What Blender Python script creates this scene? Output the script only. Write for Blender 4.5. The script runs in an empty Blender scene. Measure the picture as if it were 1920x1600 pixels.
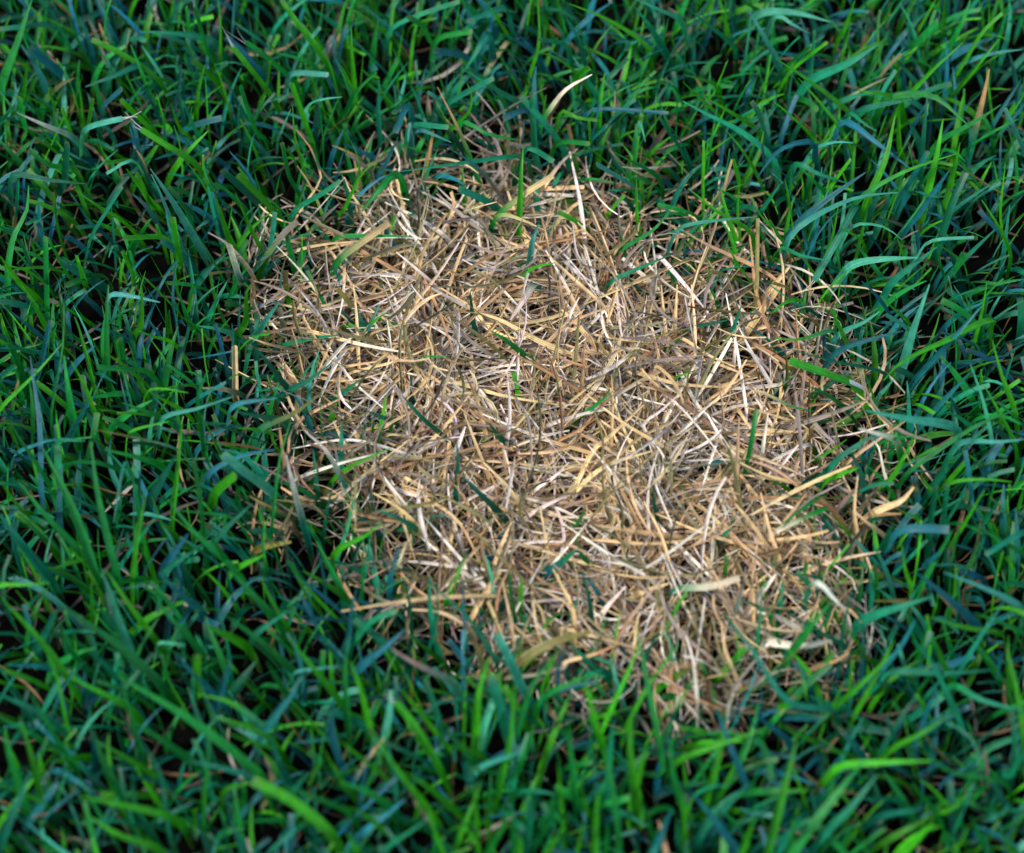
import bpy, math
import numpy as np
from mathutils import Vector

# ---------------------------------------------------------------- camera, world, sun, exposure
sc = bpy.context.scene
R = math.radians
DEP = R(58.0)                 # how far the camera looks down
DIST = 0.76                   # metres from the lens to the middle of the canopy
HALF = 0.160                  # half the width of lawn in the picture at that distance
AIM = np.array([0.0, 0.0, 0.012])
CAM = AIM + DIST * np.array([0.0, -math.cos(DEP), math.sin(DEP)])
FWD = (AIM - CAM) / DIST
RIGHT = np.array([1.0, 0.0, 0.0])
UP = np.cross(RIGHT, FWD)
cd = bpy.data.cameras.new('camera')
cam = bpy.data.objects.new('camera', cd)
sc.collection.objects.link(cam)
cam.location = CAM
cam.rotation_euler = (math.pi / 2 - DEP, 0, 0)
cd.sensor_width = 36.0
cd.lens = 18.0 / (HALF / DIST)
cd.clip_start = 0.01
cd.clip_end = 200.0
sc.camera = cam

SUN_EL, SUN_AZ = R(50.0), R(-105.0)      # azimuth measured from +Y towards +X
world = bpy.data.worlds.new('World')
sc.world = world
world.use_nodes = True
nt = world.node_tree
nt.nodes.clear()
sky = nt.nodes.new('ShaderNodeTexSky')
sky.sky_type = 'NISHITA'
sky.sun_disc = False
sky.sun_elevation = SUN_EL
sky.sun_rotation = SUN_AZ
sky.dust_density = 1.0
sky.ozone_density = 1.5
bg = nt.nodes.new('ShaderNodeBackground')
bg.inputs['Strength'].default_value = 0.085
wo = nt.nodes.new('ShaderNodeOutputWorld')
nt.links.new(sky.outputs[0], bg.inputs['Color'])
nt.links.new(bg.outputs[0], wo.inputs['Surface'])
ld = bpy.data.lights.new('sun', 'SUN')
ld.energy = 1.5
ld.angle = R(16.0)
ld.color = (1.0, 0.965, 0.93)
sun = bpy.data.objects.new('sun', ld)
sc.collection.objects.link(sun)
sd = Vector((math.sin(SUN_AZ) * math.cos(SUN_EL), math.cos(SUN_AZ) * math.cos(SUN_EL), math.sin(SUN_EL)))
sun.rotation_euler = sd.to_track_quat('Z', 'Y').to_euler()
sun.location = sd * 5
vs = sc.view_settings
vs.view_transform = 'Standard'
vs.look = 'None'
vs.gamma = 1.0
vs.use_curve_mapping = False
vs.exposure = 1.48
sc.cycles.max_bounces = 5
sc.cycles.diffuse_bounces = 2
sc.cycles.transmission_bounces = 3
sc.cycles.use_denoising = True

rng = np.random.default_rng(41)


def ray(px, py):
    k = HALF / DIST / 960.0
    return FWD + RIGHT * ((px - 960.0) * k) + UP * ((800.0 - py) * k)


def at(px, py, h):
    """Where the sight line through a photograph pixel meets the level h metres above the soil."""
    d = ray(px, py)
    return CAM + d * ((h - CAM[2]) / d[2])


def to_px(P):
    q = np.asarray(P) - CAM
    z = q @ FWD
    k = HALF / DIST / 960.0
    return np.stack([960 + (q @ RIGHT) / z / k, 800 - (q @ UP) / z / k], -1)


fp = at(1000, 560, 0.018)
cd.dof.use_dof = True
cd.dof.focus_distance = float((fp - CAM) @ FWD)
cd.dof.aperture_fstop = 6.2

# ---------------------------------------------------------------- the outline of the dead patch
PATCH_PX = [(560, 460), (640, 420), (730, 350), (860, 310), (1000, 340), (1090, 330), (1180, 370), (1250, 440),
            (1350, 470), (1450, 520), (1530, 590), (1560, 680), (1590, 770), (1610, 880), (1590, 980), (1570, 1080),
            (1540, 1170), (1440, 1240), (1300, 1290), (1150, 1260), (1000, 1220), (880, 1180), (790, 1110),
            (720, 1040), (640, 970), (580, 880), (600, 800), (550, 720), (520, 640), (530, 550)]
PATCH = np.array([at(x, y, 0.010)[:2] for x, y in PATCH_PX])


def patch_sd(P):
    """Signed distance in metres to the patch outline, positive inside."""
    P = np.atleast_2d(P)[:, :2]
    A = PATCH
    B = np.roll(PATCH, -1, 0)
    best = np.full(len(P), 1e9)
    inside = np.zeros(len(P), bool)
    for a, b in zip(A, B):
        ab = b - a
        t = np.clip(((P - a) @ ab) / (ab @ ab), 0, 1)
        best = np.minimum(best, np.hypot(*(P - a - t[:, None] * ab).T))
        c = (a[1] > P[:, 1]) != (b[1] > P[:, 1])
        with np.errstate(divide='ignore', invalid='ignore'):
            xi = (b[0] - a[0]) * (P[:, 1] - a[1]) / (b[1] - a[1]) + a[0]
        inside ^= c & (P[:, 0] < xi)
    return np.where(inside, best, -best)


def wob(P, f, ph):
    """Smooth noise about -1..1 from a few sines."""
    x, y = P[:, 0] * f, P[:, 1] * f
    return (np.sin(x * 1.3 + y * 0.7 + ph) + np.sin(-x * 0.8 + y * 1.7 + ph * 2.1) + np.sin(x * 2.3 - y * 1.1 + ph * 0.7)) / 3


# ---------------------------------------------------------------- materials
def sock(node, name):
    return node.inputs[name]


def leaf_material(name, veins, rough, spec, trans, vein_amt, mottling):
    m = bpy.data.materials.new(name)
    m.use_nodes = True
    t = m.node_tree
    n = t.nodes
    n.clear()
    L = t.links.new
    out = n.new('ShaderNodeOutputMaterial')
    at_ = n.new('ShaderNodeAttribute'); at_.attribute_name = 'col'
    uv = n.new('ShaderNodeUVMap'); uv.uv_map = 'uv'
    sep = n.new('ShaderNodeSeparateXYZ'); L(uv.outputs[0], sep.inputs[0])
    # long veins: a sine across the blade
    mul = n.new('ShaderNodeMath'); mul.operation = 'MULTIPLY'; mul.inputs[1].default_value = veins * 2 * math.pi
    L(sep.outputs[0], mul.inputs[0])
    sn = n.new('ShaderNodeMath'); sn.operation = 'SINE'; L(mul.outputs[0], sn.inputs[0])
    # uneven strength of the veins and blotches along the blade
    tc = n.new('ShaderNodeTexCoord')
    no = n.new('ShaderNodeTexNoise'); no.inputs['Scale'].default_value = 320; no.inputs['Detail'].default_value = 3
    geo = n.new('ShaderNodeNewGeometry')
    L(geo.outputs['Position'], no.inputs['Vector'])
    mr = n.new('ShaderNodeMapRange')
    mr.inputs['From Min'].default_value = 0.25; mr.inputs['From Max'].default_value = 0.75
    mr.inputs['To Min'].default_value = 1 - mottling; mr.inputs['To Max'].default_value = 1 + mottling
    L(no.outputs['Fac'], mr.inputs['Value'])
    va = n.new('ShaderNodeMath'); va.operation = 'MULTIPLY_ADD'
    va.inputs[1].default_value = vein_amt; va.inputs[2].default_value = 1.0
    L(sn.outputs[0], va.inputs[0])
    vm = n.new('ShaderNodeMath'); vm.operation = 'MULTIPLY'; L(va.outputs[0], vm.inputs[0]); L(mr.outputs[0], vm.inputs[1])
    cm = n.new('ShaderNodeVectorMath'); cm.operation = 'SCALE'
    L(at_.outputs['Color'], cm.inputs[0]); L(vm.outputs[0], cm.inputs['Scale'])
    bump = n.new('ShaderNodeBump'); bump.inputs['Strength'].default_value = 0.35; bump.inputs['Distance'].default_value = 0.0002
    L(sn.outputs[0], bump.inputs['Height'])
    p = n.new('ShaderNodeBsdfPrincipled')
    p.inputs['Roughness'].default_value = rough
    p.inputs['Specular IOR Level'].default_value = spec
    L(cm.outputs[0], p.inputs['Base Color']); L(bump.outputs[0], p.inputs['Normal'])
    tr = n.new('ShaderNodeBsdfTranslucent')
    tcol = n.new('ShaderNodeVectorMath'); tcol.operation = 'MULTIPLY'
    tcol.inputs[1].default_value = (1.15, 1.25, 0.6) if trans > 0.25 else (1.1, 1.0, 0.8)
    L(cm.outputs[0], tcol.inputs[0]); L(tcol.outputs[0], tr.inputs['Color'])
    mx = n.new('ShaderNodeMixShader'); mx.inputs[0].default_value = trans
    L(p.outputs[0], mx.inputs[1]); L(tr.outputs[0], mx.inputs[2])
    L(mx.outputs[0], out.inputs['Surface'])
    return m


M_LEAF = leaf_material('grass_leaf', 6.0, 0.36, 0.36, 0.34, 0.20, 0.25)
M_STRAW = leaf_material('dry_straw', 3.0, 0.50, 0.35, 0.16, 0.20, 0.28)


def soil_material():
    m = bpy.data.materials.new('soil')
    m.use_nodes = True
    t = m.node_tree
    n = t.nodes
    p = n['Principled BSDF']
    geo = n.new('ShaderNodeNewGeometry')
    no = n.new('ShaderNodeTexNoise'); no.inputs['Scale'].default_value = 140; no.inputs['Detail'].default_value = 8
    no.inputs['Roughness'].default_value = 0.7
    t.links.new(geo.outputs['Position'], no.inputs['Vector'])
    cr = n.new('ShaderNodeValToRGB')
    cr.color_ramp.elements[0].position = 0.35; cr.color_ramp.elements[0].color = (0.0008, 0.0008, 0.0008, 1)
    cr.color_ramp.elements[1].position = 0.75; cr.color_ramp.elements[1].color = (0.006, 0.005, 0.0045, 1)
    t.links.new(no.outputs['Fac'], cr.inputs[0])
    # beyond the blades that are built one by one the lawn goes on as a plain turf colour
    ln = n.new('ShaderNodeVectorMath'); ln.operation = 'LENGTH'
    t.links.new(geo.outputs['Position'], ln.inputs[0])
    mr = n.new('ShaderNodeMapRange'); mr.inputs['From Min'].default_value = 1.3; mr.inputs['From Max'].default_value = 1.7
    t.links.new(ln.outputs['Value'], mr.inputs['Value'])
    mx = n.new('ShaderNodeMix'); mx.data_type = 'RGBA'
    mx.inputs['B'].default_value = (0.016, 0.075, 0.022, 1)
    t.links.new(mr.outputs[0], mx.inputs['Factor'])
    t.links.new(cr.outputs[0], mx.inputs['A'])
    t.links.new(mx.outputs['Result'], p.inputs['Base Color'])
    p.inputs['Roughness'].default_value = 0.95
    p.inputs['Specular IOR Level'].default_value = 0.06
    b = n.new('ShaderNodeBump'); b.inputs['Strength'].default_value = 0.8; b.inputs['Distance'].default_value = 0.003
    t.links.new(no.outputs['Fac'], b.inputs['Height'])
    t.links.new(b.outputs[0], p.inputs['Normal'])
    return m


def dew_material():
    m = bpy.data.materials.new('dew')
    m.use_nodes = True
    p = m.node_tree.nodes['Principled BSDF']
    p.inputs['Base Color'].default_value = (0.95, 0.97, 1, 1)
    p.inputs['Roughness'].default_value = 0.03
    p.inputs['IOR'].default_value = 1.33
    p.inputs['Transmission Weight'].default_value = 0.9
    return m


# ---------------------------------------------------------------- ground
def build_soil():
    k = 120
    t = np.linspace(-1, 1, k)
    c = np.sign(t) * (0.5 * np.abs(t) + 24.5 * np.abs(t) ** 9)
    X, Y = np.meshgrid(c, c)
    P = np.stack([X.ravel(), Y.ravel()], -1)
    fade = np.exp(-(np.hypot(P[:, 0], P[:, 1]) / 0.9) ** 2)
    Z = fade * (0.0018 * wob(P, 60, 1.0) + 0.0010 * wob(P, 190, 4.0)) - 0.001
    V = np.column_stack([P, Z])
    i = np.arange(k - 1)
    I, J = np.meshgrid(i, i)
    a = (J * k + I).ravel()
    F = np.stack([a, a + 1, a + k + 1, a + k], -1)
    me = bpy.data.meshes.new('soil')
    me.from_pydata(V.tolist(), [], F.tolist())
    me.polygons.foreach_set('use_smooth', np.ones(len(F), bool))
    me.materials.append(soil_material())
    o = bpy.data.objects.new('soil', me)
    o['kind'] = 'structure'
    o['label'] = 'dark damp soil showing in the gaps under the lawn'
    sc.collection.objects.link(o)
    return o


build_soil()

# ---------------------------------------------------------------- ribbons: the mesh of leaf blades
HUE = {'L': (0.044, 0.325, 0.010), 'G': (0.010, 0.225, 0.034), 'T': (0.008, 0.195, 0.096), 'B': (0.012, 0.150, 0.170),  # T, B, P: bluish leaf green with sky sheen mixed into base colour
       'D': (0.005, 0.110, 0.058), 'P': (0.050, 0.320, 0.215), 'S': (0.700, 0.485, 0.225), 'W': (0.830, 0.715, 0.570),
       'O': (0.430, 0.235, 0.100), 'K': (0.300, 0.225, 0.175), 'Y': (0.170, 0.150, 0.035)}
HUE = {k: np.array(v) for k, v in HUE.items()}


def ribbon(C, N, W, fold, Cl):
    """C (n,k,3) centre lines, N (n,k,3) facing directions, W (n,k) half widths, fold (n,), Cl (n,k,3) colours.
    Returns vertices, faces, colours and uv of n gutter-shaped leaf blades."""
    n, k, _ = C.shape
    T = np.gradient(C, axis=1)
    T /= np.linalg.norm(T, axis=2, keepdims=True) + 1e-12
    S = np.cross(T, N)
    S /= np.linalg.norm(S, axis=2, keepdims=True) + 1e-12
    U = np.cross(S, T)
    e = S * W[..., None]
    lift = U * (W * fold[:, None])[..., None]
    V = np.stack([C - e + lift, C, C + e + lift], 2)          # n,k,3,3
    col = np.repeat(Cl[:, :, None, :], 3, 2)
    uv = np.zeros((n, k, 3, 2))
    uv[..., 0] = np.array([0.0, 0.5, 1.0])
    uv[..., 1] = np.linspace(0, 1, k)[None, :, None]
    base = (np.arange(n) * k * 3)[:, None, None]
    j = (np.arange(k - 1) * 3)[None, :, None]
    s = np.arange(2)[None, None, :]
    a = (base + j + s).ravel()
    F = np.stack([a, a + 1, a + 4, a + 3], -1)
    return V.reshape(-1, 3), F, col.reshape(-1, 3), uv.reshape(-1, 2)


def mesh_from(name, parts, mat):
    off = 0
    Vs, Fs, Cs, Us = [], [], [], []
    for V, F, C, U in parts:
        Vs.append(V); Fs.append(F + off); Cs.append(C); Us.append(U)
        off += len(V)
    V = np.concatenate(Vs); F = np.concatenate(Fs); C = np.concatenate(Cs); U = np.concatenate(Us)
    me = bpy.data.meshes.new(name)
    me.vertices.add(len(V)); me.vertices.foreach_set('co', V.astype(np.float32).ravel())
    me.loops.add(F.size); me.loops.foreach_set('vertex_index', F.astype(np.int32).ravel())
    me.polygons.add(len(F))
    me.polygons.foreach_set('loop_start', np.arange(0, F.size, 4, dtype=np.int32))
    me.polygons.foreach_set('use_smooth', np.ones(len(F), bool))
    ca = me.color_attributes.new('col', 'FLOAT_COLOR', 'POINT')
    ca.data.foreach_set('color', np.column_stack([C, np.ones(len(C))]).astype(np.float32).ravel())
    ul = me.uv_layers.new(name='uv')
    ul.data.foreach_set('uv', U[F.ravel()].astype(np.float32).ravel())
    me.materials.append(mat)
    me.update(calc_edges=True)
    me.validate()
    return me


def width_profile(k, tip, n=1):
    t = np.linspace(0, 1, k)
    w = 0.55 + 0.45 * np.clip(t / 0.3, 0, 1)
    if tip == 'p':
        w = w * np.clip((1.0 - t) / 0.45, 0.05, 1) ** 0.6
    elif tip == 's':                       # straw: slim, tapering at both ends
        w = w * np.clip((1.0 - t) / 0.5, 0.12, 1) ** 0.5
    else:
        w = w * (1 - 0.12 * t)
    return w


def spline(P, k):
    """Catmull-Rom through P, resampled evenly to k points."""
    P = np.asarray(P, float)
    if len(P) == 2:
        return P[0] + (P[1] - P[0]) * np.linspace(0, 1, k)[:, None]
    Q = np.vstack([2 * P[0] - P[1], P, 2 * P[-1] - P[-2]])
    out = []
    for i in range(1, len(Q) - 2):
        p0, p1, p2, p3 = Q[i - 1:i + 3]
        t = np.linspace(0, 1, 12, endpoint=False)[:, None]
        out.append(0.5 * (2 * p1 + (p2 - p0) * t + (2 * p0 - 5 * p1 + 4 * p2 - p3) * t ** 2 + (3 * p1 - p0 - 3 * p2 + p3) * t ** 3))
    out = np.vstack(out + [P[-1:]])
    s = np.concatenate([[0], np.cumsum(np.linalg.norm(np.diff(out, axis=0), axis=1))])
    u = np.linspace(0, s[-1], k)
    return np.stack([np.interp(u, s, out[:, c]) for c in range(3)], -1)

# ---------------------------------------------------------------- blades traced from the photograph
# One line per blade: colours from base to tip, width, tip (p pointed, c mown square, x frayed), then its course
# from base to tip. Figures are thirds of a photograph pixel from the corner of the tile named above the lines;
# a line starting with + grows from the same shoot as the line before it.
TRACE = {
(0, 0): """
T 36 c 300,145 150,150 0,168
G 26 c 588,245 600,100 628,0
L 28 p 1242,330 1242,150 1228,0
G 34 x 1165,300 1125,160 1092,40
G 22 c 1065,190 1050,35
L 36 x 1500,500 1390,360 1312,265
+G 36 x 1620,430 1480,310 1380,240
L 34 c 1830,345 1700,170 1580,0
L 18 c 1495,510 1522,340
T 44 p 1190,230 970,190 790,180
L 36 c 870,435 690,310 515,225
G 34 p 850,535 800,410 735,250
T 44 p 800,365 640,430 480,490
P 36 x 480,730 590,690 690,668
L 24 c 485,760 522,550
L 26 c 400,755 345,610
L 20 p 460,620 450,520 430,445
L 18 c 330,690 275,490
PW 36 p 395,765 250,705 95,635
G 34 c 360,945 265,930 160,840
D 52 c 370,1010 388,800
D 40 p 85,985 280,1015 480,1035
L 40 x 1080,905 940,820 795,728
B 42 c 770,850 860,800
L 26 c 735,905 585,922
P 26 x 740,905 600,980
L 44 p 835,1130 775,1035 710,950
+L 28 c 835,1130 800,1040 765,970
L 28 p 670,1235 540,1155 418,1070
T 28 c 540,1290 690,1050
P 46 p 1095,1340 960,1120 845,950
P 30 p 980,1290 900,1090 850,980
L 28 c 1185,1070 1150,970 1148,870
+L 20 c 1180,920 1220,795
L 36 p 1280,1320 1205,1085
L 26 p 1412,1290 1322,1085
L 40 c 1490,1135 1335,980
D 50 c 1420,1110 1250,950
G 30 x 1440,745 1390,610 1350,478
+G 26 c 1425,690 1490,540
G 28 c 1625,990 1585,800
L 20 p 1705,935 1660,770 1645,590
L 34 x 1722,705 1640,470
P 44 p 1750,590 1820,562 1925,548
P 36 c 1650,415 1850,425
G 32 p 1740,352 1520,290
SO 16 p 1680,1210 1760,1090 1808,1000 1750,840 1665,730
T 34 c 1680,1170 1800,1100 1920,1020
L 34 c 905,1335 690,1342
L 40 c 1012,1480 990,1340 970,1220
L 28 c 745,1600 740,1530 685,1410
G 36 c 265,1600 258,1330
+G 22 c 385,1555 268,1340
G 40 p 50,1500 80,1330 150,1190 160,1045
L 36 p 120,1600 0,1440
T 34 c 0,690 60,600
G 46 c 150,750 110,540
B 60 c 330,400 160,270
L 40 c 910,650 880,540
L 34 c 800,680 675,560
B 38 c 600,585 690,500
P 34 c 1590,740 1635,625
L 28 p 130,540 155,340
G 56 p 20,460 100,250 180,0
B 40 c 1000,1420 905,1345
G 50 c 760,1350 835,1235
T 40 p 1110,770 1060,650 1030,560
SK 28 p 1370,1480 1270,1370 1170,1310
BW 44 c 1350,1560 1290,1370
O 12 p 490,625 330,635
O 16 p 845,1010 800,900 750,820
L 22 p 1010,720 960,580
G 40 c 470,1510 360,1470
L 40 c 480,1580 440,1440
""",
(640, 0): """
T 30 c 300,150 470,75 665,10
G 38 c 488,225 455,150 370,95
G 40 c 560,215 740,180
T 46 c 920,50 710,130
BT 54 p 815,190 750,310 685,405
T 38 p 1010,590 860,500 700,400
T 36 c 610,575 860,440
L 24 p 640,705 715,630 735,545 708,470
GO 22 p 720,870 650,710 540,490
T 36 c 410,708 605,720
B 42 c 370,590 300,750
P 38 p 388,690 375,795
P 30 p 430,730 620,802
G 38 p 690,690 820,755 1000,790
T 40 c 1088,850 1080,710 1070,515
T 42 c 1225,800 1130,680 1010,545
B 44 c 1040,622 910,672
L 38 p 1000,1180 1008,1000 1022,830
L 24 p 1072,390 1112,230 1103,-10
GW 32 p 1180,610 1270,500 1410,420
L 44 c 1330,430 1395,375
+L 26 p 1345,440 1230,340 1105,290
L 24 c 1250,625 1320,660 1440,675
+L 18 c 1400,790 1395,680
T 26 c 1410,790 1500,705
G 32 c 1225,800 1400,810
P 40 c 1640,1055 1430,925
G 26 p 1755,980 1630,910 1520,850
T 36 c 1050,830 1195,910
T 28 p 1010,880 700,915 330,965
KB 28 p 870,1080 770,950 600,830
G 60 p 300,985 220,1060 115,1190
B 30 p 240,940 320,770
L 22 p 100,975 85,870 35,765
+L 26 p 30,1160 110,990 205,905
T 46 c 830,1140 655,1060
GS 40 c 900,1195 1050,1080 1190,990
P 50 p 1045,1505 1070,1370 1110,1260
+L 26 p 1080,1510 1205,1478
GS 26 p 900,1210 1020,1240 1150,1300
W 28 p 580,1330 430,1230 245,1140
W 24 p 520,1510 400,1320 260,1060
GS 44 c 0,1450 150,1340 268,1255
W 18 p 75,1330 130,1230 200,1120
W 14 p 20,1400 280,1190
S 24 c 615,1600 660,1470 712,1345
W 20 p 440,1570 280,1540 60,1560
SK 20 p 1040,1340 960,1140 880,880
S 28 c 1080,1070 1368,1055
W 24 c 1100,1098 1310,1105
O 14 p 720,1240 920,1190 1190,1200
S 18 p 1560,1240 1210,1235
G 26 p 1590,1395 1750,1300 1880,1150
L 22 p 1665,1230 1660,1010
GK 24 p 1580,1385 1560,1250 1560,1120
T 28 p 1540,1570 1850,1435
S 24 p 1470,1540 1560,1370 1660,1180
W 26 c 1745,1590 1580,1455
S 22 c 350,1170 300,950
S 24 c 570,1340 635,1170 620,1080
B 36 p 1070,280 920,200
B 44 c 700,320 520,280
G 26 p 640,175 665,20
L 24 p 925,180 830,30
T 50 p 750,80 680,0
T 30 c 1250,250 1110,225
L 26 p 1700,240 1500,110 1280,20
T 30 p 1370,360 1330,210 1250,80
T 44 p 1800,260 1730,140 1650,40
P 34 p 1900,105 1780,50 1660,0
G 26 p 1800,250 1840,100
T 34 c 1900,840 1780,660
G 26 p 1880,790 1890,520
G 24 p 1880,500 1740,440 1620,410
L 18 p 1740,720 1670,560
B 34 c 1420,620 1840,640
L 22 p 75,515 0,370
+L 30 p 75,470 60,300 55,150
G 32 p 30,620 90,510 200,405
P 30 p 1680,690 1710,800
G 26 p 0,1330 390,1330
S 24 p 900,1320 840,1230 690,1150
S 22 p 1170,1470 1150,1330 1120,1210
W 18 p 950,1530 780,1510 680,1460
S 26 p 1240,1230 1320,1150 1440,1080
W 20 p 1380,1510 1320,1420 1300,1250
S 22 p 1500,1420 1400,1330 1330,1250
K 30 p 860,1080 920,1000 960,900
SK 36 p 1150,1050 1240,920 1330,840
""",
(1280, 0): """
P 40 p 520,320 450,190 365,50
+L 34 p 940,640 700,450 520,330
+L 24 p 920,780 840,660 650,440
+T 36 p 940,640 1010,690 1090,740
P 50 p 430,80 620,75 830,125
G 40 p 430,60 330,0
P 34 p 530,90 620,140 715,190
L 34 c 180,530 255,345
L 36 p 180,480 0,420
L 30 p 410,720 270,630 110,540
L 26 p 190,640 90,550 0,460
T 36 p 500,880 330,740 150,650 0,570
D 36 c 490,830 440,660 385,570
L 24 c 640,370 815,235
G 24 c 600,360 720,260
T 60 p 740,450 930,360 1100,250
L 22 p 720,760 620,660 510,570
P 26 p 760,830 860,800 960,805
B 44 p 920,690 1080,800 1280,950
T 40 p 650,920 740,970 920,1030
G 30 p 800,1085 720,1000 635,915
+L 26 c 820,1070 950,895
B 44 p 650,1260 790,1140 1030,970
P 36 p 630,1300 800,1190 1000,1110 1210,1085
BT 50 p 1290,1080 1400,1110 1490,1105
GL 34 p 1010,1110 1250,970 1555,862
L 44 p 1060,1080 1140,900 1195,650
+L 30 p 1220,830 1215,590
T 40 p 1340,900 1360,700 1375,545
L 44 p 1385,1070 1430,880 1465,670
B 34 c 1260,1060 1380,850
L 30 p 1270,540 1420,380 1575,240
L 28 p 1570,470 1690,330 1780,220
L 24 x 1590,340 1690,180 1800,75
G 50 p 1520,250 1580,120 1620,0
L 34 p 1460,170 1475,0
L 26 p 1730,180 1725,0
G 22 p 1780,220 1840,0
L 30 p 910,170 970,0
L 24 p 1140,110 1190,0
TO 44 p 1640,770 1690,560 1725,390
D 50 c 1460,1310 1520,1130 1590,970
L 40 p 1500,1060 1560,800
P 30 c 1920,850 1860,720 1810,610
G 34 p 1470,780 1640,690 1790,590
G 36 p 1620,830 1760,740 1890,670
L 22 p 1790,1190 1815,920
L 30 p 1810,1350 1740,1220 1680,1125
L 24 p 1165,1330 1150,1250 1105,1195
P 24 p 970,1265 1130,1275 1235,1350
L 28 p 620,1300 600,1160 575,1010
GT 32 p 560,1400 660,1440 830,1470
TP 44 x 980,1150 880,1330 740,1580
L 24 p 800,1460 850,1310 880,1140
P 50 p 960,1490 1120,1460 1320,1450
T 46 p 1200,1570 1430,1390
T 40 p 1390,1600 1450,1480
G 50 c 1520,1550 1590,1420
T 44 p 1560,1490 1760,1290
G 24 p 1450,1490 1430,1350
L 30 p 1560,1470 1400,1350
P 30 c 1400,1360 1640,1340
L 24 p 380,1590 310,1490 235,1350
P 24 p 0,1275 200,1240 420,1220
L 30 p 360,1290 190,1190 30,1060
L 20 p 540,1330 430,1200 390,1110
T 30 p 440,1190 560,1020
L 26 p 410,970 330,840 240,730
L 20 c 115,1080 120,790
L 40 c 310,1010 280,900
+L 18 p 310,1200 320,1010
Y 26 c 420,1600 425,1230
OW 18 p 570,1390 430,1240
S 44 p 500,1620 600,1500
G 44 c 1320,240 1440,120
L 20 c 1200,350 1320,270
B 60 p 1500,320 1750,210
P 30 p 1600,350 1760,300 1910,280
L 34 p 1210,550 1080,525 980,510
T 44 p 1010,620 1290,560
T 40 p 260,240 150,150 40,60
L 22 p 240,180 240,0
G 44 p 1170,550 1400,540 1600,700
B 40 p 720,800 540,850 420,1000
B 44 p 1330,1200 1500,960
L 24 p 1000,1350 880,1280
""",
(0, 534): """
L 34 p 255,230 180,90 120,0
G 36 p 600,420 600,150 610,0
P 40 p 630,60 760,70 900,100
L 40 p 795,230 800,100 795,0
G 36 p 1075,220 1020,80 980,0
+L 28 p 1065,150 1085,0
G 30 p 665,270 670,170 645,80
G 60 c 685,430 665,300
L 26 p 780,520 680,440 565,370
G 34 x 820,485 690,475 545,460
L 30 p 950,320 850,290 765,250
P 50 p 1430,290 1500,190 1570,100
L 40 p 1380,210 1385,50 1410,0
D 40 p 1580,540 1500,430 1400,320
S 40 c 1320,520 1318,340
D 44 p 1610,610 1740,540 1870,440
B 50 p 1330,680 1560,640
T 50 p 1570,760 1450,740 1335,715
Y 34 p 1540,660 1520,580 1500,510
TY 40 p 1480,800 1640,730 1800,620
P 30 p 930,740 1100,700 1310,630
L 30 p 990,690 900,640 810,590
L 30 p 840,600 930,590 1060,610
G 50 p 920,760 800,710 685,665
L 30 p 740,830 950,770
PY 20 p 980,920 750,860 530,815
L 32 p 970,1280 1000,1000 1025,735
G 44 p 880,1005 730,960 590,930
B 44 p 520,660 560,560 600,480
B 50 p 390,850 450,740 500,660
L 40 p 540,730 480,570 400,430
G 50 p 410,750 380,550 360,400
G 16 p 290,700 350,360 360,100
L 24 p 0,700 200,500 350,330
B 34 c 220,480 285,200
T 44 p 160,380 60,350 -10,340
T 40 c 0,520 85,450
B 34 p 235,1150 225,800 170,400
G 40 p 300,1170 170,960 60,790
G 60 p 520,1600 400,1250 240,920
G 44 p 640,1560 550,1180 510,880
L 40 p 120,1250 0,1100
G 40 p 430,1480 250,1290 100,1100
T 70 p 220,1600 100,1440 0,1290
G 40 p 1320,1600 1180,1470 1100,1400 950,1215
G 34 c 1145,1430 1120,1200 1085,980
P 60 c 1480,1130 1370,1050 1250,950
T 16 p 1250,940 1215,830 1200,760
L 60 c 1230,1150 1330,1070
B 40 p 1200,1050 1380,960 1550,930
PW 34 p 1900,1050 1830,930 1710,820
TW 44 p 1690,1300 1640,1110 1605,950
Y 40 p 1600,1300 1500,1250 1400,1190
T 40 p 1210,1440 1420,1230
G 40 p 1310,1600 1170,1390
G 22 p 1530,1340 1570,1000 1640,750
L 44 p 1500,1430 1450,1250
B 50 p 960,1540 1060,1400
T 40 p 940,1600 1100,1490
L 30 p 750,1600 790,1330 820,1180
L 30 p 850,1590 800,1400
T 24 p 700,1550 880,1300
L 50 p 1340,1600 1490,1520
G 34 p 800,1400 770,1200 740,1070
G 60 p 110,500 20,240
Y 50 p 1490,1480 1640,1450
B 40 p 100,950 270,880 320,870
T 40 p 330,880 480,880
L 26 p 530,580 460,300 420,180
G 30 p 1130,810 1110,640 1170,480
D 60 p 870,1170 990,960
G 26 p 1300,1310 1000,1270
T 30 p 700,1010 640,1340
G 34 p 1350,1130 1400,1230
S 22 p 1630,360 1500,330 1400,295
S 20 p 1690,450 1660,310 1640,250
W 24 p 1860,330 1800,190 1680,30
S 24 p 1920,90 1830,120 1730,120
O 26 p 1600,980 1580,850 1565,750
S 24 p 1720,740 1920,640
S 20 p 1830,380 1760,270 1710,180
""",
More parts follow.
